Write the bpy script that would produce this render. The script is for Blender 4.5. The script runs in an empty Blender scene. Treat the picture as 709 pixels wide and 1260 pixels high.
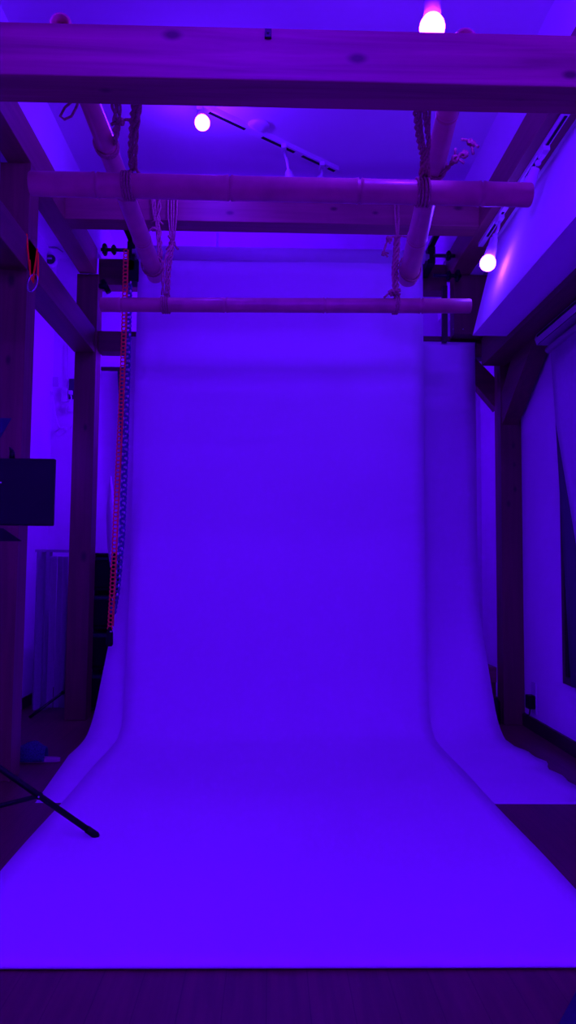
import bpy, bmesh, math, random
from mathutils import Vector, Matrix
random.seed(4)
PI = math.pi
SC = bpy.context.scene
COL = SC.collection
V = Vector

# ------------------------------------------------------------ camera frame
H_CAM = 1.2
F_PX = 945.0
YAW, PITCH, ROLL = 0.0214694, 0.07270263, 0.00904347
cy, sy, cp, sp = math.cos(YAW), math.sin(YAW), math.cos(PITCH), math.sin(PITCH)
FWD = V((sy*cp, cy*cp, sp)); RGT = V((cy, -sy, 0)); UPV = RGT.cross(FWD)
c_, s_ = math.cos(ROLL), math.sin(ROLL)
RGT, UPV = c_*RGT + s_*UPV, -s_*RGT + c_*UPV

def at(x, y, Y):
    """real-world point on the plane at depth Y that the photo shows at x, y"""
    d = RGT*((x-354.5)/F_PX) + UPV*(-(y-630)/F_PX) + FWD
    return V((0, 0, H_CAM)) + d*(Y/d.y)

cd = bpy.data.cameras.new('camera'); cam = bpy.data.objects.new('camera', cd); COL.objects.link(cam)
m = Matrix.Identity(4)
for i in range(3):
    m[i][0] = RGT[i]; m[i][1] = UPV[i]; m[i][2] = -FWD[i]
m[2][3] = H_CAM
cam.matrix_world = m
cd.sensor_fit = 'VERTICAL'; cd.sensor_height = 24; cd.lens = F_PX/1260*24
cd.clip_start = 0.02
SC.camera = cam
SC.view_settings.view_transform = 'Standard'; SC.view_settings.look = 'None'
SC.view_settings.gamma = 1; SC.view_settings.use_curve_mapping = False
SC.view_settings.exposure = 0.12

# ------------------------------------------------------------ materials
def newmat(name):
    mt = bpy.data.materials.new(name); mt.use_nodes = True
    nt = mt.node_tree
    return mt, nt, nt.nodes['Principled BSDF'], nt.links

def plain(name, col, rough=.6, metal=0, noise=0, scale=20, bump=0, spec=.5):
    mt, nt, b, lk = newmat(name)
    b.inputs['Base Color'].default_value = (*col, 1)
    b.inputs['Roughness'].default_value = rough; b.inputs['Metallic'].default_value = metal
    b.inputs['Specular IOR Level'].default_value = spec
    if noise or bump:
        g = nt.nodes.new('ShaderNodeNewGeometry')
        n = nt.nodes.new('ShaderNodeTexNoise'); n.inputs['Scale'].default_value = scale; n.inputs['Detail'].default_value = 4
        lk.new(g.outputs['Position'], n.inputs['Vector'])
        if noise:
            r = nt.nodes.new('ShaderNodeValToRGB')
            r.color_ramp.elements[0].position = .3; r.color_ramp.elements[1].position = .7
            r.color_ramp.elements[0].color = (*[c*(1-noise) for c in col], 1)
            r.color_ramp.elements[1].color = (*[min(1, c*(1+noise)) for c in col], 1)
            lk.new(n.outputs['Fac'], r.inputs['Fac']); lk.new(r.outputs['Color'], b.inputs['Base Color'])
        if bump:
            bp = nt.nodes.new('ShaderNodeBump'); bp.inputs['Strength'].default_value = bump; bp.inputs['Distance'].default_value = .01
            lk.new(n.outputs['Fac'], bp.inputs['Height']); lk.new(bp.outputs['Normal'], b.inputs['Normal'])
    return mt

def wood(name, c0, c1, axis, knots=(), rough=.5):
    """straight-grained timber, grain running along axis 0/1/2, round knots at world points"""
    mt, nt, b, lk = newmat(name)
    g = nt.nodes.new('ShaderNodeNewGeometry')
    mp = nt.nodes.new('ShaderNodeMapping'); sc = [14, 14, 14]; sc[axis] = .7
    mp.inputs['Scale'].default_value = sc
    lk.new(g.outputs['Position'], mp.inputs['Vector'])
    n = nt.nodes.new('ShaderNodeTexNoise'); n.inputs['Scale'].default_value = 1.6; n.inputs['Detail'].default_value = 5
    n.inputs['Distortion'].default_value = .6
    lk.new(mp.outputs['Vector'], n.inputs['Vector'])
    r = nt.nodes.new('ShaderNodeValToRGB')
    r.color_ramp.elements[0].position = .3; r.color_ramp.elements[1].position = .68
    r.color_ramp.elements[0].color = (*c0, 1); r.color_ramp.elements[1].color = (*c1, 1)
    lk.new(n.outputs['Fac'], r.inputs['Fac'])
    out = r.outputs['Color']
    for k, rad in knots:
        m2 = nt.nodes.new('ShaderNodeVectorMath'); m2.operation = 'SUBTRACT'
        lk.new(g.outputs['Position'], m2.inputs[0]); m2.inputs[1].default_value = k
        s2 = nt.nodes.new('ShaderNodeVectorMath'); s2.operation = 'MULTIPLY'
        f = [1, 1, 1]; f[axis] = .55
        lk.new(m2.outputs[0], s2.inputs[0]); s2.inputs[1].default_value = f
        ln = nt.nodes.new('ShaderNodeVectorMath'); ln.operation = 'LENGTH'; lk.new(s2.outputs[0], ln.inputs[0])
        mr = nt.nodes.new('ShaderNodeMapRange'); mr.inputs['From Min'].default_value = rad*.35; mr.inputs['From Max'].default_value = rad
        mr.inputs['To Min'].default_value = .9; mr.inputs['To Max'].default_value = 0
        lk.new(ln.outputs['Value'], mr.inputs['Value'])
        mx = nt.nodes.new('ShaderNodeMix'); mx.data_type = 'RGBA'
        lk.new(mr.outputs['Result'], mx.inputs['Factor']); lk.new(out, mx.inputs['A'])
        mx.inputs['B'].default_value = (c0[0]*.25, c0[1]*.2, c0[2]*.2, 1)
        out = mx.outputs['Result']
    lk.new(out, b.inputs['Base Color'])
    b.inputs['Roughness'].default_value = rough
    bp = nt.nodes.new('ShaderNodeBump'); bp.inputs['Strength'].default_value = .15; bp.inputs['Distance'].default_value = .004
    lk.new(n.outputs['Fac'], bp.inputs['Height']); lk.new(bp.outputs['Normal'], b.inputs['Normal'])
    return mt

def floor_mat():
    mt, nt, b, lk = newmat('floor_boards')
    g = nt.nodes.new('ShaderNodeNewGeometry')
    mp = nt.nodes.new('ShaderNodeMapping'); mp.inputs['Rotation'].default_value = (0, 0, PI/2)
    lk.new(g.outputs['Position'], mp.inputs['Vector'])
    br = nt.nodes.new('ShaderNodeTexBrick'); br.inputs['Scale'].default_value = 1
    br.inputs['Brick Width'].default_value = 1.8; br.inputs['Row Height'].default_value = .12
    br.inputs['Mortar Size'].default_value = .0016; br.inputs['Mortar Smooth'].default_value = .2
    br.inputs['Color1'].default_value = (.16, .075, .04, 1); br.inputs['Color2'].default_value = (.185, .085, .046, 1)
    br.inputs['Mortar'].default_value = (.09, .04, .02, 1)
    lk.new(mp.outputs['Vector'], br.inputs['Vector'])
    m2 = nt.nodes.new('ShaderNodeMapping'); m2.inputs['Scale'].default_value = (26, 1.6, 1)
    lk.new(g.outputs['Position'], m2.inputs['Vector'])
    n = nt.nodes.new('ShaderNodeTexNoise'); n.inputs['Scale'].default_value = 1.5; n.inputs['Detail'].default_value = 5
    lk.new(m2.outputs['Vector'], n.inputs['Vector'])
    mx = nt.nodes.new('ShaderNodeMix'); mx.data_type = 'RGBA'; mx.blend_type = 'MULTIPLY'; mx.inputs['Factor'].default_value = .5
    rr = nt.nodes.new('ShaderNodeValToRGB'); rr.color_ramp.elements[0].color = (.45, .4, .4, 1); rr.color_ramp.elements[0].position = .35
    rr.color_ramp.elements[1].position = .65
    lk.new(n.outputs['Fac'], rr.inputs['Fac'])
    lk.new(br.outputs['Color'], mx.inputs['A']); lk.new(rr.outputs['Color'], mx.inputs['B'])
    lk.new(mx.outputs['Result'], b.inputs['Base Color'])
    b.inputs['Roughness'].default_value = .38
    return mt

PINE0, PINE1 = (.25, .115, .06), (.46, .24, .135)
OLD0, OLD1 = (.12, .052, .026), (.18, .08, .04)
M = {
 'floor': floor_mat(),
 'plaster': plain('white_plaster', (.80, .80, .80), .9, noise=.03, scale=3, bump=.05),
 'ceiling': plain('ceiling_paper', (.78, .78, .78), .95, noise=.02, scale=2),
 'soffit': plain('painted_board', (.82, .82, .82), .9, noise=.02, scale=4),
 'paper': plain('seamless_paper', (.84, .84, .84), .85, noise=.012, scale=1.3, spec=.25),
 'paper_back': plain('seamless_paper_rear', (.84, .84, .84), .85, noise=.03, scale=2.2, spec=.25),
 'white': plain('white_enamel', (.8, .8, .8), .35),
 'pale': plain('pale_plastic', (.6, .6, .62), .4),
 'black': plain('black_plastic', (.007, .007, .008), .5, spec=.2),
 'blackmetal': plain('black_powder_coat', (.02, .02, .024), .35, metal=.3),
 'charcoal': plain('charcoal_cloth', (.05, .05, .08), .9, noise=.2, scale=60),
 'chrome': plain('brushed_steel', (.6, .6, .62), .25, metal=1),
 'rope': plain('brown_rope', (.50, .30, .18), .9, noise=.3, scale=120, bump=.3),
 'bamboo': plain('varnished_bamboo', (.72, .46, .24), .3, noise=.10, scale=9),
 'bamboo2': plain('dull_bamboo', (.58, .36, .19), .38, noise=.14, scale=9),
 'inside': plain('bamboo_hollow', (.12, .05, .02), .9),
 'blue_fur': plain('blue_plush', (.035, .04, .13), .95, noise=.5, scale=150, bump=1),
 'sole': plain('slipper_insole', (.45, .30, .30), .8),
 'cloth': plain('grey_cloth', (.36, .36, .38), .9, noise=.1, scale=50),
 'lightcloth': plain('light_cloth', (.62, .60, .62), .9, noise=.05, scale=50),
 'curtain': plain('curtain_fabric', (.55, .55, .57), .9, noise=.04, scale=30),
 'liner': plain('blackout_liner', (.07, .07, .09), .9),
 'glass': plain('dark_window_glass', (.03, .03, .04), .08),
 'alu': plain('anodised_rail', (.55, .5, .5), .35, metal=.4),
 'base': plain('dark_baseboard', (.035, .016, .01), .6),
 'mat': plain('black_rubber_mat', (.015, .015, .05), .8, noise=.2, scale=40),
 'webbing': plain('red_webbing', (1.0, .02, .02), .8, noise=.1, scale=90),
}
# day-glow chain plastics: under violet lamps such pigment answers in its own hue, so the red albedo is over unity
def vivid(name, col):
    mt = bpy.data.materials.new(name); mt.use_nodes = True; nt = mt.node_tree
    nt.nodes.remove(nt.nodes['Principled BSDF'])
    d = nt.nodes.new('ShaderNodeBsdfDiffuse'); d.inputs['Color'].default_value = (*col, 1)
    nt.links.new(d.outputs[0], nt.nodes['Material Output'].inputs['Surface'])
    return mt
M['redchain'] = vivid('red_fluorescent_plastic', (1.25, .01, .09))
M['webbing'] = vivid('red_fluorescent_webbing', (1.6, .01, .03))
M['bluechain'] = vivid('blue_plastic', (.10, .03, .30))
M['beads'] = vivid('pale_blue_plastic', (.8, .3, .8))

def emit(name, col, s):
    mt = bpy.data.materials.new(name); mt.use_nodes = True; nt = mt.node_tree
    nt.nodes.remove(nt.nodes['Principled BSDF'])
    e = nt.nodes.new('ShaderNodeEmission'); e.inputs['Color'].default_value = (*col, 1); e.inputs['Strength'].default_value = s
    nt.links.new(e.outputs[0], nt.nodes['Material Output'].inputs['Surface'])
    return mt
M['bulb'] = emit('violet_bulb_glow', (.080, .0040, 1.0), 310)
M['bulb_small'] = emit('pale_violet_glow', (.085, .014, 1.0), 75)
M['fill_side'] = emit('violet_side_fill', (.088, .0010, 1.0), 60)
M['bulb_strong'] = emit('violet_flood_glow', (.080, .0005, 1.0), 860)
M['fill_rear'] = emit('violet_rear_fill', (.082, .0004, 1.0), 300)

# ------------------------------------------------------------ mesh helpers
def box(bm, x0, x1, y0, y1, z0, z1):
    vs = [bm.verts.new((x, y, z)) for z in (z0, z1) for y in (y0, y1) for x in (x0, x1)]
    for f in ((0, 2, 3, 1), (4, 5, 7, 6), (0, 1, 5, 4), (2, 6, 7, 3), (0, 4, 6, 2), (1, 3, 7, 5)):
        bm.faces.new([vs[i] for i in f])

def prism(bm, prof, a, b, axis):
    """extrude closed 2D profile between a and b along axis; profile gives the two other coordinates in order"""
    def mk(p, t):
        q = list(p); q.insert(axis, t); return bm.verts.new(q)
    A = [mk(p, a) for p in prof]; B = [mk(p, b) for p in prof]
    n = len(prof)
    bm.faces.new(A); bm.faces.new(B[::-1])
    for i in range(n):
        bm.faces.new((A[i], B[i], B[(i+1) % n], A[(i+1) % n]))

def tube(bm, pts, rad, seg=10, cap=True, flat=1.0):
    pts = [V(p) for p in pts]
    rs = rad if isinstance(rad, (list, tuple)) else [rad]*len(pts)
    rings = []; prev = None
    for i, p in enumerate(pts):
        d = (pts[min(i+1, len(pts)-1)]-pts[max(i-1, 0)])
        if d.length < 1e-9: d = V((0, 0, 1))
        d.normalize()
        if prev is None:
            ref = V((0, 0, 1)) if abs(d.z) < .9 else V((1, 0, 0))
            u = d.cross(ref).normalized()
        else:
            u = (prev - d*prev.dot(d))
            u = u.normalized() if u.length > 1e-6 else d.orthogonal().normalized()
        prev = u; w = d.cross(u)
        rings.append([bm.verts.new(p + rs[i]*(math.cos(2*PI*k/seg)*u + flat*math.sin(2*PI*k/seg)*w)) for k in range(seg)])
    for a, b in zip(rings, rings[1:]):
        for k in range(seg):
            f = bm.faces.new((a[k], a[(k+1) % seg], b[(k+1) % seg], b[k])); f.smooth = True
    if cap:
        bm.faces.new(rings[0][::-1]); bm.faces.new(rings[-1])

def ball(bm, c, r, seg=12, sc=(1, 1, 1)):
    mt = Matrix.Translation(V(c)) @ Matrix.Diagonal((r*sc[0], r*sc[1], r*sc[2], 1))
    res = bmesh.ops.create_uvsphere(bm, u_segments=seg, v_segments=max(6, seg*2//3), radius=1, matrix=mt)
    for v in res['verts']:
        for f in v.link_faces: f.smooth = True

WL = {}
def build(name, bm, mat, parent=None, bevel=0, solid=0, subsurf=0):
    bmesh.ops.recalc_face_normals(bm, faces=bm.faces)
    xs = [v.co.x for v in bm.verts]; ys = [v.co.y for v in bm.verts]; zs = [v.co.z for v in bm.verts]
    c = V(((min(xs)+max(xs))/2, (min(ys)+max(ys))/2, min(zs)))
    for v in bm.verts: v.co -= c
    me = bpy.data.meshes.new(name); bm.to_mesh(me); bm.free()
    o = bpy.data.objects.new(name, me); COL.objects.link(o)
    me.materials.append(mat)
    WL[o] = c
    if parent is not None:
        o.parent = parent; o.location = c - WL[parent]
    else:
        o.location = c
    if solid:
        s = o.modifiers.new('thickness', 'SOLIDIFY'); s.thickness = solid; s.offset = 0
    if bevel:
        s = o.modifiers.new('bevel', 'BEVEL'); s.width = bevel; s.segments = 2; s.limit_method = 'ANGLE'
    if subsurf:
        s = o.modifiers.new('sub', 'SUBSURF'); s.levels = subsurf; s.render_levels = subsurf
    return o

def thing(name, loc, label, cat, group=None):
    o = bpy.data.objects.new(name, None); COL.objects.link(o); o.location = loc; WL[o] = V(loc)
    o.empty_display_size = .1
    return tag(o, label, cat, group)

def tag(o, label, cat, group=None):
    o['label'] = label; o['category'] = cat
    if group: o['group'] = group
    return o

def struct(name, bm, mat, bevel=0):
    o = build(name, bm, mat, bevel=bevel); o['kind'] = 'structure'; return o

def bbox(*a):
    bm = bmesh.new(); box(bm, *a); return bm

# ------------------------------------------------------------ the room
XL, XR, YB, YF, ZC = -2.08, 1.985, 7.2, -1.6, 4.13
struct('floor', bbox(XL-.1, XR+.1, YF-.1, YB+.1, -.1, 0), M['floor'])
struct('ceiling', bbox(XL-.1, XR+.1, YF-.1, YB+.1, ZC, ZC+.1), M['ceiling'])
struct('wall_left', bbox(XL-.1, XL, YF-.1, YB+.1, 0, ZC), M['plaster'])
struct('wall_right', bbox(XR, XR+.1, YF-.1, YB+.1, 0, ZC), M['plaster'])
struct('wall_back', bbox(XL, XR, YB, YB+.1, 0, ZC), M['plaster'])
struct('wall_front', bbox(XL, XR, YF-.1, YF, 0, ZC), M['plaster'])
struct('baseboard_left', bbox(XL, XL+.015, YF, YB, 0, .09), M['base'])
struct('baseboard_right', bbox(XR-.02, XR, YF, YB, 0, .096), M['base'])
struct('baseboard_back', bbox(XL+.015, XR-.02, YB-.015, YB, 0, .09), M['base'])
# plaster faces above the long top beams
struct('trim_1', bbox(-1.58, -1.45, YF, YB, 3.78, ZC), M['ceiling'])
struct('trim_2', bbox(1.43, 1.58, YF, YB, 3.78, ZC), M['ceiling'])
# boxed soffit along the right wall, its side leaning outwards to the top
bm = bmesh.new(); prism(bm, [(1.425, 2.87), (1.67, 2.87), (1.67, 3.57), (1.60, 3.57)], YF, 5.36, 1)
struct('trim_3', bm, M['soffit'])
struct('trim_4', bbox(1.67, XR, YF, 5.36, 3.05, 3.57), M['soffit'])
struct('trim_5', bbox(1.58, 1.68, YF, YB, 3.57, 3.78), M['soffit'])

# ------------------------------------------------------------ timber frame
def beam(label, x0, x1, y0, y1, z0, z1, axis, c0, c1, knots=(), name='wooden_beam', group=None):
    o = build(name, bbox(x0, x1, y0, y1, z0, z1), wood('timber', c0, c1, axis, knots), bevel=.004)
    return tag(o, label, 'post' if 'post' in name else 'beam', group)

k1 = at(440, 72, 2.6); k2 = at(212, 43, 2.6); k3 = at(702, 92, 2.6)
front = thing('wooden_beam', (0.2, 2.68, 2.92), 'thick pale pine crossbeam nearest the camera, spanning the top of the photo', 'beam')
build('timber', bbox(XL, XR, 2.60, 2.765, 2.92, 3.115), wood('front_timber', PINE0, PINE1, 0, [(k1, .026), (k2, .026), (k3, .022), (at(130, 108, 2.68), .02), (at(640, 118, 2.68), .018)]), front, bevel=.005)
bm = bmesh.new(); p = at(330, 43, 2.6); box(bm, p.x-.012, p.x+.012, 2.588, 2.6, p.z-.016, p.z+.016); ball(bm, (p.x, 2.59, p.z), .007, 8)
build('bolt_plate', bm, M['blackmetal'], front, bevel=.002)

beam('pine crossbeam behind the bamboo poles, just in front of the top of the white paper', -1.44, 1.42, 5.13, 5.295, 3.57, 3.725, 0, (.24,.11,.06), (.35,.17,.09), [(at(283, 262, 5.13), .02), (at(411, 257, 5.13), .018), (at(462, 262, 5.13), .016), (at(564, 256, 5.13), .022)])
beam('dark crossbeam behind the roller brackets at the very top of the paper', -1.44, 1.43, 6.17, 6.33, 3.50, 3.72, 0, OLD0, OLD1)
beam('dark lower crossbeam along the top edge of the wider rear paper', -1.43, 1.985, 6.19, 6.33, 2.95, 3.12, 0, OLD0, OLD1)
beam('long upper left beam running back beside the ceiling strip', -1.58, -1.44, YF, 6.12, 3.57, 3.78, 1, (.21,.10,.055), (.30,.15,.08), [(at(22, 150, 3.9), .02)])
beam('long upper right beam running back, carrying the white lamp track', 1.42, 1.58, YF, 6.17, 3.57, 3.78, 1, (.21,.10,.055), (.30,.15,.08))
beam('lower left beam running back between the two left posts', -1.606, -1.44, YF, 6.12, 2.92, 3.115, 1, OLD0, OLD1)
beam('long right beam under the white soffit, above the blind', 1.67, 1.86, YF, 6.02, 2.83, 3.05, 1, OLD0, OLD1)
beam('left foreground wooden post with red webbing slings', -1.62, -1.44, 4.40, 4.57, 0, 3.57, 2, (.15,.06,.03), (.23,.10,.05), [(at(10, 443, 4.4), .02), (at(14, 345, 4.4), .03)], 'wooden_post')
beam('dark wooden post at the left rear, in front of the black rack', -1.60, -1.43, 6.12, 6.29, 0, 3.57, 2, OLD0, OLD1, [(at(105, 526, 6.12), .02), (at(103, 685, 6.12), .03)], 'wooden_post')
beam('wooden post at the right rear, standing against the right wall', 1.82, 1.985, 6.02, 6.185, 0, 3.05, 2, OLD0, OLD1, [(at(632, 548, 6.02), .018), (at(633, 572, 6.02), .016), (at(634, 602, 6.02), .018), (at(626, 620, 6.02), .02)], 'wooden_post')
hp = thing('wooden_post', (1.6, 6.08, 3.0), 'short wide dark board hanging at the right rear behind the soffit end', 'post')
build('board', bbox(1.45, 1.78, 6.0, 6.15, 3.08, 3.57), wood('timber', OLD0, OLD1, 2), hp, bevel=.004)
for px in (558, 570):
    bm = bmesh.new(); p = at(px, 405, 5.995); ball(bm, p, .006, 8, (1, .5, 1)); build('screw', bm, M['chrome'], hp)

# knee braces
b1 = bmesh.new(); prism(b1, [(1.84, 2.51), (1.84, 2.765), (1.66, 2.95), (1.47, 2.95)], 6.19, 6.30, 1)
tag(build('knee_brace', b1, wood('timber', OLD0, OLD1, 0), bevel=.003), 'diagonal knee brace between the right rear post and the lower crossbeam', 'brace')
b1 = bmesh.new(); prism(b1, [(6.02, 2.35), (6.02, 2.62), (5.75, 2.83), (5.22, 2.83)], 1.83, 1.96, 0)
tag(build('knee_brace', b1, wood('timber', OLD0, OLD1, 1), bevel=.003), 'broad knee brace rising from the right rear post towards the blind', 'brace')

# ------------------------------------------------------------ the paper backdrops
def sheet(name, prof, xl, xr, mat, parent, nx=24, wav=0.0, th=.0016):
    """prof: list of (Y, z); xl, xr: functions of arclength fraction"""
    # resample with Catmull-Rom
    P = []
    n = len(prof)
    for i in range(n-1):
        p0 = V(prof[max(i-1, 0)]); p1 = V(prof[i]); p2 = V(prof[i+1]); p3 = V(prof[min(i+2, n-1)])
        L = (p2-p1).length; k = max(2, int(L/.06))
        for j in range(k):
            t = j/k
            P.append(.5*((2*p1)+(-p0+p2)*t+(2*p0-5*p1+4*p2-p3)*t*t+(-p0+3*p1-3*p2+p3)*t**3))
    P.append(V(prof[-1]))
    bm = bmesh.new(); rows = []
    s = 0; tot = sum((b-a).length for a, b in zip(P, P[1:]))
    for i, p in enumerate(P):
        if i: s += (P[i]-P[i-1]).length
        a, b = xl(p[0], p[1]), xr(p[0], p[1])
        row = []
        for j in range(nx+1):
            u = j/nx; x = a+(b-a)*u
            y, z = p[0], p[1]
            if z > .3: y += wav*math.sin(u*9+z*1.3)*min(1, (z-.3))*.5 + wav*math.sin(u*4-z*3)*.5
            row.append(bm.verts.new((x, y, max(z, .0015))))
        rows.append(row)
    for r0, r1 in zip(rows, rows[1:]):
        for j in range(nx):
            f = bm.faces.new((r0[j], r0[j+1], r1[j+1], r1[j])); f.smooth = True
    return build(name, bm, mat, parent, solid=th)

def lerp_tab(tab, v):
    if v <= tab[0][0]: return tab[0][1]
    for (a, fa), (b, fb) in zip(tab, tab[1:]):
        if v <= b: return fa+(fb-fa)*(v-a)/(b-a)
    return tab[-1][1]

inner = thing('paper_backdrop', (.055, 5.5, 0), 'wide white seamless paper in front, sweeping from the high roller onto the floor', 'backdrop')
ip = [(5.885, 3.66), (5.885, 3.45), (5.86, 2.6), (5.835, 1.8), (5.79, 1.2), (5.72, .6), (5.66, .30), (5.58, .12), (5.44, .032), (5.25, .012), (5.0, .009),
      (4.3, .009), (4.0, .009), (3.4, .008), (2.7, .012), (2.50, .022), (2.43, .025), (2.395, .020), (2.385, .012), (2.392, .004), (2.42, .002)]
wv = lambda y: .003*math.sin(y*5)
sheet('paper', ip, lambda y, z: -1.045 - (.02 if z > 2.4 else .02*max(0, z)/2.4) + (wv(y) if z < .1 else 0),
      lambda y, z: 1.155 + .02*min(1, max(0, z)/3) + (wv(y+2) if z < .1 else 0), M['paper'], inner, wav=.008)
bm = bmesh.new(); tube(bm, [(-1.075, 5.875, 3.655), (1.185, 5.875, 3.655)], .052, 24); build('paper_roll', bm, M['paper'], inner)
bm = bmesh.new(); tube(bm, [(-1.11, 5.875, 3.655), (1.22, 5.875, 3.655)], .026, 16); build('core_tube', bm, M['pale'], inner)

outer = thing('paper_backdrop', (.2, 5.7, 0), 'wider white paper hanging behind the front one, its edge showing at both sides', 'backdrop')
op = [(6.13, 3.055), (6.135, 2.4), (6.135, 1.6), (6.10, 1.0), (6.02, .78), (5.90, .57), (5.72, .26), (5.62, .12), (5.48, .03), (5.30, .004), (5.0, .0025), (4.5, .0025), (4.012, .0025)]
lw = lambda y, z: (-1.20 - .07*min(1, max(0, 1-z)) if y > 5.0 else -1.27+.09*(5.0-y)/1.0)
def rw(y, z):
    if y > 5.4: return 1.652
    return lerp_tab([(4.0, 1.62), (4.2, 1.70), (4.35, 1.72), (4.7, 1.70), (4.9, 1.735), (5.2, 1.70), (5.45, 1.655)], y) + .012*math.sin(y*21)
sheet('paper', op, lw, rw, M['paper_back'], outer, wav=.014)
bm = bmesh.new(); box(bm, -1.22, 1.67, 6.15, 6.18, 3.03, 3.07); build('clamp_rail', bm, M['base'], outer, bevel=.003)

# ------------------------------------------------------------ roller brackets
def bracket(side, label):
    # side -1 left, +1 right: ceiling-hung flat arm, two crossbar clamps with knobs
    x = -1.15 if side < 0 else 1.27
    t = thing('roller_bracket', (x, 5.95, 3.50), label, 'bracket', None)
    xa = x+(-side)*.03
    bm = bmesh.new(); box(bm, xa-.03, xa+.03, 5.86, 6.17, 3.60 if side > 0 else 3.50, 3.74); 
    build('plate', bm, M['black'], t, bevel=.004)
    bm = bmesh.new(); box(bm, xa-.022, xa+.022, 5.2, 5.9, 3.735, 3.765); build('arm', bm, M['black'], t, bevel=.003)
    for z in ((3.66, 3.50) if side > 0 else (3.66,)):
        bm = bmesh.new(); tube(bm, [(x-.02*side, 5.85, z), (x+.20*side, 5.85, z)], .014, 12); build('clamp_bar', bm, M['blackmetal'], t)
        for dx, r in ((.10, .036), (.17, .044)):
            bm = bmesh.new(); X = x+dx*side
            for k in range(6):
                a = k*PI/3
                ball(bm, (X, 5.85+math.cos(a)*r*.75, z+math.sin(a)*r*.75), r*.36, 8, (1.1, 1, 1))
            tube(bm, [(X-.016, 5.85, z), (X+.016, 5.85, z)], r*.8, 14)
            build('knob', bm, M['black'], t)
    return t
tb = bracket(-1, 'black roller bracket with knob at the left end of the paper roll')
bracket(1, 'black roller bracket with paired knobs at the right end of the paper roll')
bm = bmesh.new(); a = at(158, 322, 5.9); b = at(171, 348, 5.9); box(bm, a.x, b.x, 5.86, 6.0, b.z, a.z)
build('gear_case', bm, M['black'], tb, bevel=.004)
bm = bmesh.new(); tube(bm, [at(122, 352, 5.95), at(132, 352, 5.95)], [.02, .03], 10); tube(bm, [at(126, 345, 5.95), at(134, 360, 5.95)], .022, 10)
tag(build('spring_clamp', bm, M['black']), 'small black clamp on the left rear post below the bracket', 'clamp')
bm = bmesh.new(); box(bm, 1.37, 1.41, 6.06, 6.11, 3.04, 3.5)
tag(build('support_rail', bm, M['base'], bevel=.002), 'dark upright rail between the crossbeams below the right roller bracket', 'rail')

# ------------------------------------------------------------ chains
def resample(pts, step):
    pts = [V(p) for p in pts]; out = [pts[0]]; acc = 0
    for a, b in zip(pts, pts[1:]):
        L = (b-a).length; t = step-acc
        while t <= L:
            out.append(a.lerp(b, t/L)); t += step
        acc = (acc+L) % step
    return out

def chain(name, path, w, step, mat, r, mesh_links, label, parent_mat=None):
    pts = resample(path, step)
    t = thing(name, pts[-1], label, 'chain')
    bm = bmesh.new()
    for i in range(len(pts)-1):
        a, b = pts[i], pts[i+1]; d = (b-a)
        # flat open link: stadium loop facing the room
        c = (a+b)/2; hw = w/2; hl = d.length*.55
        dn = d.normalized(); X = V((1, 0, 0)) if i % 2 == 0 or mesh_links else V((.75, .65, 0)).normalized()
        ring = []
        for k in range(10):
            an = 2*PI*k/10
            ring.append(c + X*hw*math.cos(an)*(1.15 if abs(math.cos(an)) > .3 else 1) + dn*hl*math.sin(an))
        ring.append(ring[0]); ring.append(ring[1])
        tube(bm, ring, r, 6, cap=False)
    build('links', bm, mat, t)
    return t, pts
Yc = 5.72
red, rp = chain('pull_chain', [at(155, 307, Yc), at(152, 420, Yc), at(149, 500, Yc), at(144, 600, Yc), at(140, 690, Yc), at(135, 778, Yc)], .030, .030, M['redchain'], .0048, True,
   'long red plastic pull chain hanging by the left edge of the paper')
bm = bmesh.new(); e = rp[-1]; tube(bm, [e+V((0, 0, .015)), e+V((0, 0, -.02)), e+V((0, 0, -.10)), e+V((0, 0, -.115))], [.014, .024, .026, .018], 14)
build('weight', bm, M['black'], red)
bm = bmesh.new(); tube(bm, [e+V((.014, -.028, -.0)), e+V((.014, -.028, -.012))], .009, 8); build('screw', bm, M['chrome'], red)
# return run of the same loop, tighter
bm = bmesh.new()
for dx in (-.017, .017):
    tube(bm, [p+V((dx, .012, 0)) for p in resample([at(155, 307, Yc), at(152, 420, Yc), at(149, 500, Yc), at(144, 600, Yc), at(140, 690, Yc), at(136, 776, Yc)], .15)], .0035, 6)
build('return_cord', bm, M['redchain'], red)
blue, bp_ = chain('pull_chain', [at(159, 350, Yc+.06), at(157, 440, Yc+.06), at(154, 560, Yc+.06), at(150, 660, Yc+.06), at(144, 725, Yc+.06), at(138, 760, Yc+.06)], .030, .034, M['bluechain'], .0095, True,
   'dark blue beaded pull chain hanging beside the red one')
bead0 = None
for i, p in enumerate(bp_[:-3]):
    q = p+V((-.014 if i % 2 else .014, -.016, .01))
    if bead0 is None:
        bm = bmesh.new(); ball(bm, q, .0078, 8, (1, 1, 1.5)); bead0 = build('bead', bm, M['beads'], blue); q0 = q
    else:
        c = bead0.copy(); COL.objects.link(c); c.parent = blue; c.location = bead0.location+(q-q0)


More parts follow.
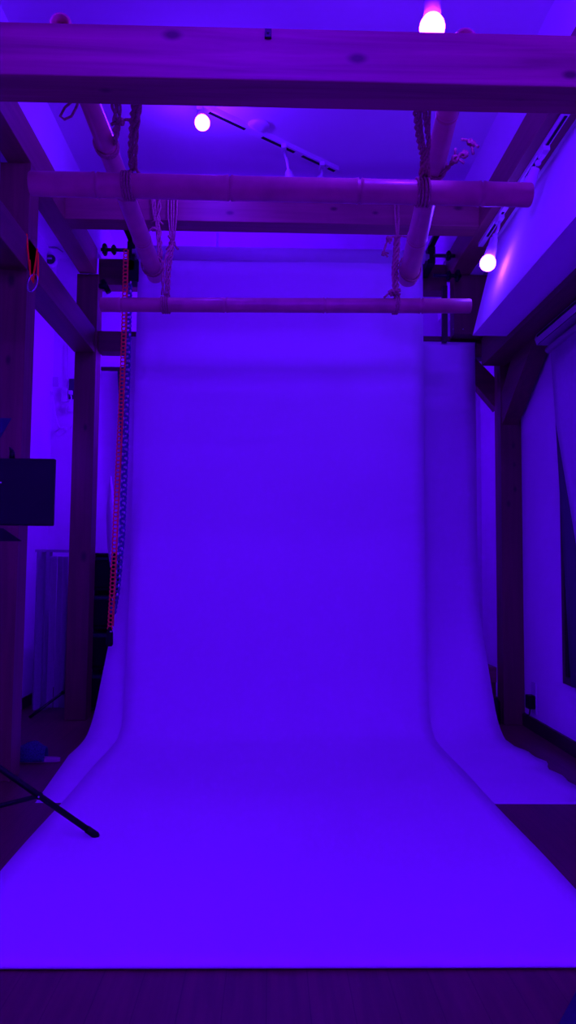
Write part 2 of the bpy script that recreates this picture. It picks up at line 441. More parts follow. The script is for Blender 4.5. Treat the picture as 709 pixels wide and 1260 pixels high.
# ------------------------------------------------------------ bamboo poles
def bamboo(label, p0, p1, r0, r1, mat, nodes, seg=26, group=None):
    p0, p1 = V(p0), V(p1); t = thing('bamboo_pole', (p0+p1)/2, label, 'pole', group)
    pts, rs = [], []
    fr = sorted(nodes); L = (p1-p0).length
    def add(f, k): pts.append(p0.lerp(p1, f)); rs.append((r0+(r1-r0)*f)*k)
    add(0, .95); add(.002, 1)
    for f in fr:
        e = 1/L
        for d, k in ((-.05, 1.0), (-.018, 1.02), (-.008, 1.07), (-.003, .94), (.003, .94), (.008, 1.06), (.018, 1.015), (.05, .995)):
            ff = f+d*e
            if .004 < ff < .996: add(ff, k)
    add(.998, 1); add(1, .95)
    bm = bmesh.new(); tube(bm, pts, rs, seg, cap=False)
    # wall thickness: the ends turn inwards to a hollow
    build('culm', bm, mat, t)
    for e, o, r in ((p0, (p1-p0).normalized(), r0), (p1, (p0-p1).normalized(), r1)):
        bm = bmesh.new()
        tube(bm, [e+o*.0005, e+o*.0006, e+o*.05], [r*.955, r*.78, r*.76], seg, cap=False)
        build('cut_end', bm, mat, t)
        bm = bmesh.new(); tube(bm, [e+o*.045, e+o*.052], r*.77, seg); build('hollow', bm, M['inside'], t)
    return t
B1a, B1b = at(38, 226, 3.2), at(653, 240, 3.2)
bamboo('nearer and higher horizontal bamboo pole, slung under the front beam', B1a, B1b, .052, .051, M['bamboo'], [.13, .395, .655, .90])
B2a, B2b = at(124, 375, 4.9), at(579, 376.5, 4.9)
bamboo('farther and lower horizontal bamboo pole crossing in front of the paper', B2a, B2b, .046, .048, M['bamboo2'], [.055, .335, .605, .865])
DL0, DL1 = V((-.786, 2.665, 3.165)), V((-.80, 5.08, 3.165))
bamboo('left bamboo pole running back over the front beam', DL0, DL1, .040, .058, M['bamboo'], [.16, .33, .52, .76])
DR0, DR1 = V((.70, 2.695, 3.165)), V((.905, 5.05, 3.165))
bamboo('right bamboo pole running back over the front beam', DR0, DR1, .042, .066, M['bamboo'], [.20, .44, .73])

# ------------------------------------------------------------ ropes
def strands(bm, path, n=3, spread=.009, r=.0055, turns=4, step=.03):
    pts = resample(path, step)
    if len(pts) < 3: return
    N = len(pts)-1
    for s in range(n):
        out = []
        for i, p in enumerate(pts):
            a = 2*PI*(s/n+turns*i/N)
            d = (pts[min(i+1, N)]-pts[max(i-1, 0)]).normalized()
            u = d.cross(V((0, 1, .01))).normalized(); w = d.cross(u)
            out.append(p+spread*(math.cos(a)*u+math.sin(a)*w))
        tube(bm, out, r, 7)

def wrap(bm, c, axis, R, n=3, r=.0055, pitch=.013, tilt=0.0):
    """rope turns round a pole at c"""
    ax = V(axis).normalized(); u = ax.orthogonal().normalized(); w = ax.cross(u)
    pts = []
    K = 22
    for i in range(n*K+1):
        a = 2*PI*i/K
        pts.append(V(c)+ax*((i/K-n/2)*pitch+tilt*math.sin(a))+(R+r)*(math.cos(a)*u+math.sin(a)*w))
    tube(bm, pts, r, 7)

def knot(bm, c, R=.018, r=.006, tails=2):
    c = V(c)
    for k in range(3):
        rot = Matrix.Rotation(random.uniform(0, PI), 3, V((random.random(), random.random(), random.random())).normalized())
        pts = [c+rot @ V((R*math.cos(a), R*math.sin(a), .3*R*math.sin(3*a))) for a in [2*PI*i/14 for i in range(15)]]
        tube(bm, pts, r, 7, cap=False)
    for k in range(tails):
        d = V((random.uniform(-1, 1), random.uniform(-.4, .1), random.uniform(-.7, .4))).normalized()
        tube(bm, [c, c+d*R*1.6+V((0, 0, .006)), c+d*R*3.0], [r, r, r*1.2], 7)

def rope(fn, label):
    bm = bmesh.new(); fn(bm); return tag(build('rope', bm, M['rope']), label, 'rope')

AX = (B1b-B1a).normalized()
def f(bm):
    c = B1a.lerp(B1b, .193); wrap(bm, c, AX, .052, 4, pitch=.012)
    top = at(166, 124, 2.785)
    strands(bm, [top, at(163, 150, 2.92), at(161, 185, 3.1), c+V((.015, -.01, .058))], 3, .009, .006, 3)
    strands(bm, [top+V((.02, 0, 0)), at(168, 160, 2.95), at(166, 205, 3.16), c+V((.045, .03, .055))], 2, .006, .0055, 3)
    strands(bm, [at(172, 130, 2.79), at(169, 145, 2.85), at(163, 158, 2.95)], 1, 0, .005, 0)
rope(f, 'left rope lashing the nearer horizontal bamboo pole up to the front beam')
def f(bm):
    p = at(520, 236, 3.2); c = B1a+AX*(p-B1a).dot(AX); wrap(bm, c, AX, .052, 4, pitch=.015)
    strands(bm, [at(513, 132, 2.785), at(516, 165, 2.95), at(522, 195, 3.12), c+V((0, .01, .06))], 4, .012, .0065, 2.5)
    strands(bm, [at(522, 134, 2.785), at(528, 175, 3.0), at(524, 205, 3.14), c+V((.025, 0, .058))], 3, .007, .0055, 3)
    strands(bm, [at(529, 134, 2.785), at(527, 190, 3.1), c+V((.03, -.005, .056))], 1, 0, .0055, 0)
rope(f, 'right rope lashing the nearer horizontal bamboo pole up to the front beam')
AL = (DL1-DL0).normalized(); ARr = (DR1-DR0).normalized()
def f(bm):
    c = DL0.lerp(DL1, .335); wrap(bm, c, AL, .048, 3, pitch=.012, tilt=.02)
    strands(bm, [at(140, 128, 2.785), at(142, 150, 3.0), c+V((.04, 0, .0))], 2, .007, .006, 2)
    strands(bm, [at(146, 128, 2.785), at(147, 148, 2.95), c+V((.05, -.02, .02))], 2, .006, .005, 2)
    knot(bm, at(148, 150, 3.0), .014)
    lp = [at(x, y, 2.85) for x, y in ((92, 122), (80, 132), (74, 143), (79, 147), (88, 143), (94, 132), (97, 124))]
    tube(bm, lp, .005, 7)
rope(f, 'rope tying the left long bamboo pole just behind the front beam')
def f(bm):
    c = DR0.lerp(DR1, .385); wrap(bm, c, ARr, .053, 2, pitch=.014, tilt=.03)
    kk = at(560, 196, 3.5); knot(bm, kk, .016)
    strands(bm, [c+V((.03, 0, -.05)), kk, at(568, 190, 3.5), at(578, 182, 3.5)], 2, .008, .006, 2)
    knot(bm, at(572, 190, 3.5), .014, tails=1); knot(bm, at(580, 176, 3.5), .018, tails=3)
rope(f, 'rope with a long knotted tail round the near part of the right long bamboo')
def f(bm):
    c = DL0.lerp(DL1, .93); wrap(bm, c, AL, .060, 3, pitch=.012, tilt=.02)
    strands(bm, [at(188, 240, 5.11), at(190, 262, 5.11), at(194, 275, 5.05), c+V((.055, 0, .03))], 4, .012, .0055, 2.5)
    strands(bm, [at(197, 240, 5.11), at(195, 272, 5.08), at(197, 290, 5.05), c+V((.06, 0, .0))], 2, .010, .0055, 3)
    knot(bm, at(194, 272, 5.06), .017); knot(bm, at(189, 282, 5.0), .012)
rope(f, 'rope holding the far end of the left long bamboo pole to the rear pine beam')
def f(bm):
    c = B2a.lerp(B2b, .174); wrap(bm, c, B2b-B2a, .047, 4, pitch=.014)
    k = at(212, 300, 5.02)
    for x in (207, 211, 214, 218):
        tube(bm, [at(x, 243, 5.11), at(x-.3, 262, 5.10), k+V(((x-212)*.002, 0, .01))], .0055, 7)
    knot(bm, k, .02, tails=3)
    strands(bm, [k, at(207, 335, 4.95), c+V((.01, 0, .05))], 4, .013, .006, 2)
    strands(bm, [k, at(203, 320, 4.95), at(201, 340, 4.92), c+V((-.02, 0, .05))], 2, .008, .0055, 2)
rope(f, 'left knotted rope from the rear pine beam down to the lower bamboo pole')
def f(bm):
    c = DR0.lerp(DR1, .93); wrap(bm, c, ARr, .067, 2, pitch=.014, tilt=.05)
    tube(bm, [at(478, 292, 4.98), at(490, 290, 4.98), at(505, 292, 4.98), c+V((-.04, 0, .05))], .006, 7)
    knot(bm, at(479, 294, 4.98), .018, tails=2)
    strands(bm, [at(477, 296, 4.98), at(474, 304, 4.98), at(472, 312, 4.98)], 2, .006, .005, 1)
    knot(bm, at(472, 312, 4.98), .012, tails=2)
rope(f, 'rope looped round the far end of the right long bamboo pole')
def f(bm):
    c = B2a.lerp(B2b, .797); wrap(bm, c, B2b-B2a, .048, 3, pitch=.012, tilt=.01)
    k = at(486, 358, 4.87)
    for x in (486, 490):
        tube(bm, [at(x, 250, 5.11), at(x+1, 270, 5.08), at(489, 296, 5.0)], .008, 7)
    strands(bm, [at(489, 290, 5.0), at(488, 310, 5.0), at(486, 335, 4.95), c+V((0, -.02, .05))], 4, .017, .0085, 2.5)
    knot(bm, at(482, 360, 4.86), .02, tails=4)
    strands(bm, [c+V((.02, -.05, .0)), c+V((.03, -.052, -.05))], 2, .006, .006, 1)
rope(f, 'right knotted rope from the rear pine beam down to the lower bamboo pole')

# ------------------------------------------------------------ ceiling tracks and lamps
def rail(label, a, b, w=.034, h=.022, slots=()):
    a, b = V(a), V(b); t = thing('lamp_track', (a+b)/2, label, 'track')
    d = (b-a).normalized(); n = V((-d.y, d.x, 0)).normalized(); up = V((0, 0, 1))
    def bar(bm, s, e, o0, o1, z0, z1):
        vs = []
        for z in (z0, z1):
            for q in (s, e):
                for o in (o0, o1): vs.append(bm.verts.new(a+d*q+n*o+up*z))
        for f_ in ((0, 1, 3, 2), (4, 6, 7, 5), (0, 4, 5, 1), (2, 3, 7, 6), (0, 2, 6, 4), (1, 5, 7, 3)): bm.faces.new([vs[i] for i in f_])
    L = (b-a).length
    bm = bmesh.new(); bar(bm, 0, L, -w/2, w/2, -h, 0); build('rail', bm, M['white'], t, bevel=.002)
    for s, e in slots:
        bm = bmesh.new(); bar(bm, L*s, L*e, -w*.22, w*.22, -h-.002, -h+.001); build('slot', bm, M['black'], t)
    return t
tA, tB = at(246, 128, 4.67), at(414, 212, 5.42)
tA.z = tB.z = ZC
rail('white lamp track running slantwise across the ceiling', tA, tB, .055, .035, [(.06, .30), (.42, .66), (.72, .90), (.93, .985)])
rail('white lamp track under the upper right beam', (1.50, 2.9, 3.57), (1.50, 5.4, 3.57), .036, .028, [(.0, .25), (.35, .6), (.78, .93)])
# round ceiling plate
bm = bmesh.new(); p = at(318, 150, 4.9); p.z = ZC
tube(bm, [(p.x, p.y, ZC), (p.x, p.y, ZC-.018), (p.x, p.y, ZC-.026)], [.075, .072, .03], 28)
tag(build('ceiling_plate', bm, M['white']), 'flat round white plate on the ceiling beside the slanting track', 'ceiling plate')

def lamp(label, base, bulb_c, r=.047, glow='bulb', group='violet track lamps'):
    base, c = V(base), V(bulb_c)
    t = thing('track_lamp', base, label, 'lamp', group)
    d = (c-base).normalized(); L = (c-base).length
    bm = bmesh.new(); box(bm, base.x-.018, base.x+.018, base.y-.05, base.y+.05, base.z-.03, base.z); build('adaptor', bm, M['white'], t, bevel=.003)
    bm = bmesh.new(); s = base+V((0, 0, -.03)); e = c-d*min(.22, L*.7)
    tube(bm, [s, s.lerp(e, .5)+V((.006, 0, 0)), e], .009, 8)
    ball(bm, e, .018, 10); build('arm', bm, M['white'], t)
    bm = bmesh.new()
    a = c-d*min(.20, L*.6); b = c-d*r*.75
    tube(bm, [a, a+d*.006, a.lerp(b, .45), a.lerp(b, .5), b], [.02, .026, .03, .034, .036], 20)
    build('housing', bm, M['white'], t)
    bm = bmesh.new()
    prof = [(-1.0, .55), (-.8, .72), (-.4, .93), (0, 1.0), (.35, .95), (.65, .77), (.87, .48), (.97, .22), (1.0, .02)]
    tube(bm, [c+d*(q*r) for q, _ in prof], [r*k for _, k in prof], 20)
    build('bulb', bm, M[glow], t)
    return t
def sp_(x, y, z): return (x, y, z)
# visible lamps
Lb = at(249, 151, 4.6); lamp('lit lamp on the ceiling left of the slanting track, glowing white', (tA.x+.0, tA.y+.02, ZC-.03), Lb)
La = at(532, 34, 2.95); lamp('lit lamp hanging right above the front beam, glowing white', (La.x+.03, La.y+.1, ZC), La, .052)
Lc = at(600.5, 324, 4.85); lamp('lit lamp by the soffit at the right rear, glowing white', (1.50, 4.93, 3.545), Lc, .052, 'bulb_small')
q = tA.lerp(tB, .58); lamp('track lamp at the middle of the slanting track, bulb hidden by bamboo', (q.x, q.y, ZC-.03), at(359, 231, 4.75), .04, 'white')
q = tA.lerp(tB, .88); lamp('track lamp at the rear end of the slanting track, bulb hidden by bamboo', (q.x, q.y, ZC-.03), at(393, 233, 5.0), .04, 'white')
lamp('track lamp on the upper right beam whose bulb hides behind the bamboo end', (1.50, 4.1, 3.545), at(646, 239, 4.2), .04, 'white')
# the rest of the room's lamps, on the ceiling behind the photographer
for i, (x, y, z) in enumerate(((-.9, -.6, 3.7), (.9, -.6, 3.7), (0, .8, 3.75))):
    lamp('lit lamp on the ceiling behind the camera', (x, y+.02, ZC), (x, y, z), .055, 'bulb_strong', group='lamps behind the camera')

lamp('added unseen fill lamp in the left side bay beyond the lower left beam', (-1.85, 5.42, ZC), (-1.85, 5.42, 2.15), .05, 'fill_side', group='added fill lamps')  # added fill, hidden behind the left post, to brighten the side bay
lamp('added unseen fill lamp behind the top of the paper backdrop', (-.5, 6.52, ZC), (-.5, 6.52, 2.95), .08, 'fill_rear', group='added fill lamps')  # unseen lamp added behind the paper to light the rear walls

# ------------------------------------------------------------ things on the left
# red webbing slings with steel ring on the near post
sl = thing('webbing_sling', at(40, 345, 4.37), 'red webbing sling with a steel ring hanging on the left foreground post', 'sling')
for pts in ([(33, 288), (34, 305), (36, 325), (38, 343)], [(37, 320), (37, 335), (40, 346)], [(46, 306), (44, 322), (42, 335), (41, 348)], [(47, 312), (47, 330), (46, 350)]):
    bm = bmesh.new(); tube(bm, [at(x, y, 4.38) for x, y in pts], [.008, .011, .011, .009][:len(pts)], 8, flat=.35); build('strap', bm, M['webbing'], sl)
bm = bmesh.new(); c = at(40, 348, 4.365)
ring = [c+V((.028*math.cos(a), .012*math.sin(a), .055*math.sin(a)+.01*math.cos(a))) for a in [2*PI*i/24 for i in range(26)]]
tube(bm, ring, .0055, 8, cap=False); build('ring', bm, M['chrome'], sl)

# round spotlight / camera high on the left wall
p = at(62, 319, 6.9)
dm = thing('dome_camera', p, 'small round black camera with pale rim high on the left wall', 'camera')
bm = bmesh.new(); tube(bm, [p, p+V((0, .04, 0)), p+V((-.05, .1, 0))], [.052, .056, .05], 24); build('housing', bm, M['white'], dm)
bm = bmesh.new(); ball(bm, p, .046, 20, (1, .45, 1)); build('lens_dome', bm, M['glass'], dm)
bm = bmesh.new(); box(bm, p.x-.02, p.x+.02, p.y-.026, p.y-.018, p.z-.008, p.z+.006); build('lens_mark', bm, M['pale'], dm)
bm = bmesh.new(); tube(bm, [p+V((-.13, .06, .10)), p+V((-.05, .03, .125)), p+V((.05, .03, .12)), p+V((.10, .05, .09))], .012, 8, flat=.5); build('bracket', bm, M['cloth'], dm)
bm = bmesh.new(); tube(bm, [at(47, 292, 6.95), at(56, 282, 6.95), at(64, 271, 6.95)], .006, 6)
tag(build('cable', bm, M['cloth']), 'thin cable running up the left wall above the round camera', 'cable')

# socket, boxes and cables on the rear wall
wy = YB-.02
sk = thing('power_outlet', at(80, 486, wy), 'white power outlet with plugged cables at the left rear', 'outlet')
def pbox(x0, y0, x1, y1, Y0, Y1, mat, name, parent, bev=.003):
    a, b = at(x0, y0, Y0), at(x1, y1, Y0); return build(name, bbox(a.x, b.x, Y0, Y1, b.z, a.z), mat, parent, bevel=bev)
pbox(76, 477, 83, 494, YB-.03, YB, M['white'], 'plate', sk)
pbox(84, 480, 88.5, 485, YB-.06, YB-.02, M['white'], 'plug', sk)
pbox(84, 499, 91, 506, YB-.06, YB-.02, M['white'], 'plug', sk)
bm = bmesh.new(); tube(bm, [at(x, y, YB-.04) for x, y in ((87, 483), (88, 490), (85, 497), (82, 503), (79.5, 509))], .006, 7)
tube(bm, [at(x, y, YB-.04) for x, y in ((87, 492), (95, 492.5))], .006, 7); build('cord', bm, M['white'], sk)
tag(pbox(85, 466, 95, 491, YB-.02, YB, M['charcoal'], 'junction_box', None), 'dark flat box on the left rear wall beside the white outlet', 'box')
bm = bmesh.new(); tube(bm, [at(83, 425, YB-.02), at(83, 455, YB-.02), at(84, 475, YB-.02)], .005, 6)
tag(build('cable', bm, M['pale']), 'thin cable hanging straight down to the left rear outlet', 'cable')
bm = bmesh.new()
tube(bm, [at(x, y, YB-.08) for x, y in ((63, 481), (66, 497), (68, 511), (71, 522), (74, 528))], .007, 7)
for k in range(3):
    c = at(74.5+k*.8, 532-k, YB-.08)
    tube(bm, [c+V((.045*math.cos(a), 0, .028*math.sin(a)+.012*math.cos(a))) for a in [2*PI*i/16 for i in range(17)]], .007, 7, cap=False)
tube(bm, [at(x, y, YB-.08) for x, y in ((94, 513), (90, 520), (87, 528))], .006, 7)
tag(build('coiled_cable', bm, M['white']), 'white coiled cable hanging on the left rear wall', 'cable')
tag(build('wall_switch', bbox(*(lambda a, b: (a.x, b.x, YB-.015, YB, b.z, a.z))(at(65, 464, YB), at(72, 476, YB))), M['pale'], bevel=.002), 'small pale switch plate above the coiled cable', 'switch')

# folded screen
fs = thing('folding_screen', (-1.84, 6.55, 0), 'pleated grey folding screen leaning by the left wall', 'screen')
xs = [-1.985, -1.955, -1.915, -1.885, -1.855]
for i in range(4):
    bm = bmesh.new(); x0, x1 = xs[i], xs[i+1]; ya, yb = (6.50, 6.56) if i % 2 else (6.56, 6.50)
    prism(bm, [(x0, ya), (x1, yb), (x1, yb+.012), (x0, ya+.012)], .005, 1.32, 2); build('panel', bm, M['cloth'], fs)
for x0, x1 in ((-1.85, -1.80), (-1.79, -1.75), (-1.745, -1.70)):
    bm = bmesh.new(); n = 5
    for k in range(n):
        u = x0+(x1-x0)*k/n; w = (x1-x0)/n
        prism(bm, [(u, 6.50), (u+w/2, 6.485), (u+w, 6.50), (u+w, 6.515), (u, 6.515)], .03, 1.28, 2)
    o = build('light_panel', bm, M['lightcloth'], fs); o['label'] = 'paler finely pleated panel'
bm = bmesh.new(); box(bm, -1.99, -1.68, 6.53, 6.57, 1.315, 1.335); build('top_rail', bm, M['cloth'], fs)
bm = bmesh.new(); tube(bm, [at(36, 883, 6.2), at(55, 869, 6.25), at(76, 853, 6.3)], .012, 10)
ends = at(76, 853, 6.3); tube(bm, [ends, ends+V((.05, .02, .03))], .016, 10)
tag(build('stand_leg', bm, M['blackmetal']), 'thin black slanting rod on the floor before the folding screen', 'rod')

# slipper
sx, sy_ = -1.42, 4.84
sp0 = thing('slipper', (sx, sy_, 0), 'fuzzy dark blue slipper on the floor behind the left foreground post', 'slipper')
def outline(f): return math.sqrt(max(0, 1-(2*f-1)**4))*(.042+.010*math.cos((f-.25)*5))
bm = bmesh.new(); rings = []
for z, k in ((.004, .96), (.010, 1), (.020, 1), (.026, .95)):
    ring = []
    for i in range(28):
        a = 2*PI*i/28; f_ = .5+.5*math.cos(a); w = outline(f_)*(1 if math.sin(a) > 0 else -1)*k
        ring.append(bm.verts.new((sx-.14+.28*f_, sy_+w, z)))
    rings.append(ring)
for a, b in zip(rings, rings[1:]):
    for i in range(28): bm.faces.new((a[i], a[(i+1) % 28], b[(i+1) % 28], b[i]))
bm.faces.new(rings[0][::-1]); bm.faces.new(rings[-1])
build('sole', bm, M['sole'], sp0)
bm = bmesh.new(); n = 10; rows = []
for i in range(n+1):
    f_ = .01+.68*i/n; w = outline(f_)+.006; h = .028+.085*math.sin(min(1, (f_+.15)/.75)*PI*.55)*(1-.45*max(0, f_-.45)/.25)
    rows.append([bm.verts.new((sx-.14+.28*f_, sy_+w*math.cos(PI*k/12), .012+h*math.sin(PI*k/12)*random.uniform(.95, 1.05))) for k in range(13)])
for a, b in zip(rows, rows[1:]):
    for k in range(12): f2 = bm.faces.new((a[k], a[k+1], b[k+1], b[k])); f2.smooth = True
bm.faces.new(rows[0])
build('upper', bm, M['blue_fur'], sp0, solid=.008)

# light stand with lamp head
lx, ly = -1.30, 3.37
st = thing('light_stand', (lx, ly, 0), 'black tripod light stand whose leg rests on the paper at lower left', 'stand')
bm = bmesh.new(); tube(bm, [(lx, ly, .10), (lx, ly, 1.0), (lx, ly, 1.0), (lx, ly, 1.36)], [.018, .018, .013, .013], 14); build('pole', bm, M['blackmetal'], st)
foot = V((-.76, 3.505, .014)); topc = V((lx, ly, .44))
d0 = foot-topc
for ang in (0, 2.3, -2.0):
    dd = Matrix.Rotation(ang, 3, 'Z') @ d0
    fdir = dd.normalized()
    bm = bmesh.new(); tube(bm, [topc+dd*.03, topc+dd], .0135, 12); lg = build('leg', bm, M['black'], st)
    bm = bmesh.new(); e = topc+dd; tube(bm, [e-fdir*.05, e, e+fdir*.012], [.016, .0165, .010], 12); build('rubber_foot', bm, M['black'], lg)
    mid = topc+dd*.56
    bm = bmesh.new(); tube(bm, [mid, V((lx, ly, .145))+V((dd.x, dd.y, 0)).normalized()*.02], .0105, 10); ball(bm, mid, .017, 10)
    br = build('brace', bm, M['black'], st)
    bm = bmesh.new(); ball(bm, mid+V((0.002, -.017, 0)), .005, 8); build('rivet', bm, M['chrome'], br)
bm = bmesh.new(); tube(bm, [(lx, ly, .40), (lx, ly, .48)], .028, 14); tube(bm, [(lx, ly, .10), (lx, ly, .16)], .024, 14); build('collar', bm, M['black'], st)

hd = thing('studio_light', (lx, 3.4, 1.36), 'black square studio lamp head with flaps at the left edge', 'studio light')
a, b = at(-45, 563, 3.3), at(65, 647, 3.3)
build('housing', bbox(a.x, b.x, 3.3, 3.325, b.z, a.z), M['black'], hd, bevel=.005)
build('lamp_body', bbox(a.x, b.x-.13, 3.325, 3.50, b.z+.02, a.z-.03), M['black'], hd, bevel=.01)
bm = bmesh.new(); p = at(15, 556, 3.35); tube(bm, [p+V((0, 0, -.03)), p], .012, 10); tube(bm, [p, p+V((-.012, 0, .02))], [.01, .004], 8); build('knob', bm, M['black'], hd)
bm = bmesh.new(); q1 = at(15, 515, 3.4); q2 = at(0, 541, 3.4); prism(bm, [(a.x, q1.z), (q1.x, q1.z), (q2.x, q2.z), (a.x, a.z)], 3.39, 3.395, 1)
o = build('upper_flap', bm, plain('blue_flap', (.02, .02, .07), .7, spec=.2), hd); o['label'] = 'dark blue flap'
z0 = at(0, 650, 3.3).z; pt = at(27, 666, 3.3)
bm = bmesh.new(); prism(bm, [(a.x, z0), (at(4, 650, 3.3).x, z0), (pt.x, pt.z), (a.x, pt.z-.004)], 3.3, 3.306, 1); build('lower_flap', bm, M['black'], hd)
bm = bmesh.new(); tube(bm, [(lx, ly+.05, 1.34), (lx, ly+.05, 1.40)], .02, 12); box(bm, lx-.02, lx+.02, ly-.02, ly+.08, 1.33, 1.36); build('yoke', bm, M['black'], hd)
bm = bmesh.new(); p = at(1, 594, 3.29); ball(bm, p, .006, 8); build('screw', bm, M['chrome'], hd)

# black rack with gear behind the left rear post
rk = thing('storage_rack', (-1.30, 6.62, 0), 'black storage rack with boxes behind the left rear post', 'rack')
for z in (.02, .35, .68, 1.0, 1.29):
    build('shelf', bbox(-1.55, -1.1, 6.45, 6.85, z, z+.02), M['black'], rk)
for x in (-1.55, -1.13):
    for y in (6.45, 6.82):
        build('upright', bbox(x, x+.03, y, y+.03, 0, 1.31), M['black'], rk)
build('back_panel', bbox(-1.55, -1.1, 6.83, 6.85, 0, 1.31), M['black'], rk)
for x0, x1, z0, z1, lab in ((-1.51, -1.15, 1.02, 1.28, 'black storage box on the top shelf of the black rack'), (-1.51, -1.15, .70, .95, 'black storage box on the upper middle shelf of the rack'),
                            (-1.51, -1.15, .37, .64, 'black storage box on the lower middle shelf of the rack'), (-1.51, -1.15, .04, .30, 'black storage box on the bottom shelf of the rack')):
    bx = thing('storage_box', ((x0+x1)/2, 6.63, z0), lab, 'box', 'boxes in the black rack')
    build('tub', bbox(x0, x1, 6.49, 6.80, z0, z1-.03), M['black'], bx, bevel=.008); build('lid', bbox(x0-.006, x1+.006, 6.485, 6.805, z1-.03, z1), M['charcoal'], bx, bevel=.006)
# pale reflector board on the rack and dark curtain on the rear wall
bm = bmesh.new(); n = 14; R0 = []
for i in range(n+1):
    t_ = i/n; c = at(136, 586+112*t_, 6.4); w = .034*math.sin(PI*min(1, max(.02, t_)))**.8
    R0.append((bm.verts.new((c.x-w, c.y+.01, c.z)), bm.verts.new((c.x, c.y-.01, c.z)), bm.verts.new((c.x+w, c.y+.01, c.z))))
for p0, p1 in zip(R0, R0[1:]):
    for j in range(2):
        f2 = bm.faces.new((p0[j], p0[j+1], p1[j+1], p1[j])); f2.smooth = True
tag(build('reflector_blade', bm, M['white'], solid=.006), 'slim pale pointed board standing on the black rack beside the chains', 'board')
bm = bmesh.new(); n = 24; ra, rb = [], []
for i in range(n+1):
    x = -1.50+.36*i/n; y = 7.08+.02*math.sin(i*1.6)
    ra.append(bm.verts.new((x+ .05, y, 3.02))); rb.append(bm.verts.new((x+.12, y, 1.9)))
for i in range(n):
    f2 = bm.faces.new((ra[i], ra[i+1], rb[i+1], rb[i])); f2.smooth = True
tag(build('dark_curtain', bm, M['liner'], solid=.004), 'narrow dark curtain on the rear wall seen past the left post', 'curtain')
tag(build('curtain_rail', bbox(-1.6, -1.0, 7.06, 7.1, 3.02, 3.05), M['base']), 'dark rail holding the narrow dark curtain on the rear wall', 'rail')

# ------------------------------------------------------------ things on the right
win = struct('window_1', bbox(XR-.012, XR-.002, 3.0, 5.15, .5, 2.6), M['glass'])
bm = bmesh.new(); box(bm, XR-.03, XR-.012, 2.95, 3.0, .45, 2.65); box(bm, XR-.03, XR-.012, 5.10, 5.15, .45, 2.65); box(bm, XR-.03, XR-.012, 3.0, 5.10, 2.6, 2.65); box(bm, XR-.03, XR-.012, 3.0, 5.10, .45, .5)
build('window_frame', bm, M['base'], win)

bl = thing('window_blind', (1.86, 4.1, 2.70), 'pale window blind with headrail and drop, on the right wall', 'blind')
bm = bmesh.new(); prism(bm, [(1.815, 2.745), (1.80, 2.79), (1.815, 2.825), (1.93, 2.825), (1.93, 2.745)], 2.7, 5.16, 1); build('headrail', bm, M['alu'], bl, bevel=.004)
bm = bmesh.new(); box(bm, 1.812, 1.93, 2.7, 5.13, 2.7451, 2.7455); box(bm, 1.796, 1.80, 2.7, 5.10, 2.785, 2.80); build('groove', bm, M['black'], bl)
bm = bmesh.new(); tube(bm, [(1.885, 2.7, 2.705), (1.885, 5.13, 2.705)], .024, 14); build('roller', bm, M['alu'], bl)
def drape(name, x0, top, bot, near, z_top, mat, amp, parent):
    """cloth plane along the right wall; far edge follows the (Y, z) list"""
    edge = [(top, z_top)]+bot; bm = bmesh.new(); rows = []
    for (ye, z) in edge:
        row = []
        for j in range(31):
            u = j/30; y = ye+(near-ye)*u
            row.append(bm.verts.new((x0+amp*math.sin(u*26), y, z)))
        rows.append(row)
    for r0, r1 in zip(rows, rows[1:]):
        for j in range(30): f2 = bm.faces.new((r0[j], r0[j+1], r1[j+1], r1[j])); f2.smooth = True
    return build(name, bm, mat, parent, solid=.003)
def yz(px, py, X):
    d = at(px, py, 1.0)-V((0, 0, H_CAM)); s = X/d.x; return (s*1.0, H_CAM+d.z*s)
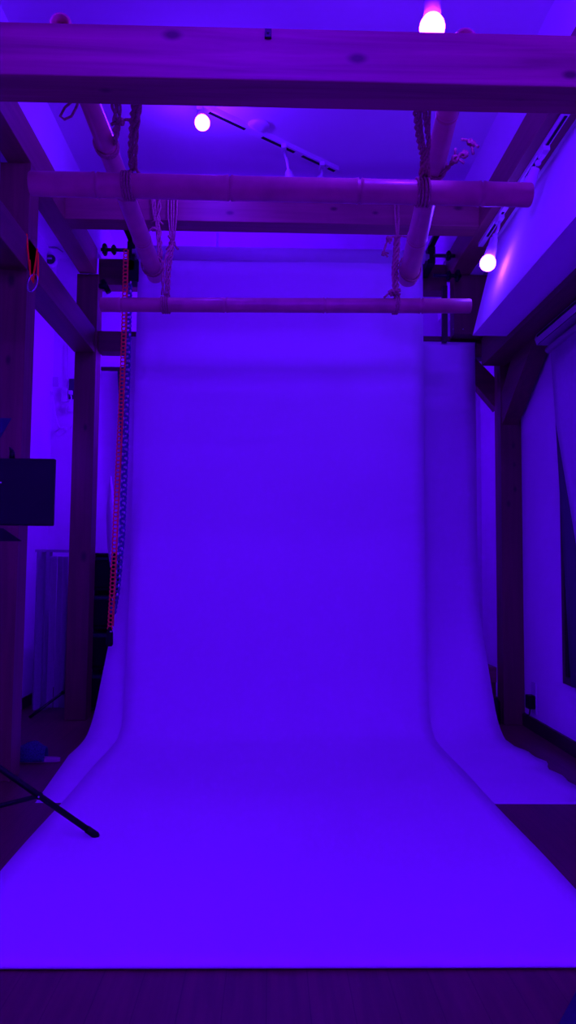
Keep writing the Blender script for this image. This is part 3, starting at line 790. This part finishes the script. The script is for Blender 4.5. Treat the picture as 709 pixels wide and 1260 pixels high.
e1 = [yz(684, 519, 1.925), yz(694, 690, 1.925), yz(703, 845, 1.925)]
drape('blackout_liner', 1.925, yz(678, 431, 1.925)[0], e1, 2.8, 2.71, M['liner'], .006, bl)
e2 = [yz(684, 519, 1.885), yz(709, 668, 1.885), yz(730, 800, 1.885)]
drape('drop', 1.885, yz(678, 431, 1.885)[0], e2, 2.8, 2.70, M['curtain'], .004, bl)

# wall plug
pg = thing('power_outlet', (1.94, 5.78, .14), 'outlet on the right wall with black adaptor, above the baseboard', 'outlet')
build('plate', bbox(1.975, 1.985, 5.74, 5.84, .13, .36), M['pale'], pg, bevel=.002)
build('adaptor', bbox(1.92, 1.975, 5.74, 5.82, .17, .27), M['black'], pg, bevel=.008)
bm = bmesh.new(); tube(bm, [(1.945, 5.78, .17), (1.945, 5.80, .12), (1.935, 5.85, .105), (1.93, 5.9, .11)], .005, 7); build('cord', bm, M['black'], pg)
# small things by the foot of the post
bxx = thing('wooden_crate', (1.75, 6.3, 0), 'low reddish wooden crate behind the foot of the right post', 'crate')
build('side', bbox(1.62, 1.82, 6.2, 6.22, .30, .42), wood('timber', PINE0, PINE1, 0), bxx, bevel=.003)
build('body', bbox(1.62, 1.82, 6.22, 6.5, 0, .42), wood('timber', OLD0, OLD1, 0), bxx, bevel=.003)
bm = bmesh.new(); tube(bm, [(1.77, 6.05, .001), (1.77, 6.05, .05), (1.77, 6.05, .17), (1.77, 6.05, .2)], [.03, .035, .03, .012], 12)
tag(build('spray_can', bm, M['black']), 'small black cylinder standing beside the foot of the right post', 'can')
# rubber mat corner in the foreground
bm = bmesh.new(); prism(bm, [(.885, 2.262), (.765, 2.09), (1.05, 1.90), (1.20, 2.05)], .001, .014, 2)
tag(build('floor_mat', bm, M['mat'], bevel=.003), 'corner of a dark blue-black mat on the floor at the lower right', 'mat')

# ------------------------------------------------------------ world
w = bpy.data.worlds.new('world'); SC.world = w; w.use_nodes = True
w.node_tree.nodes['Background'].inputs['Color'].default_value = (.02, 0, .2, 1)
w.node_tree.nodes['Background'].inputs['Strength'].default_value = .1
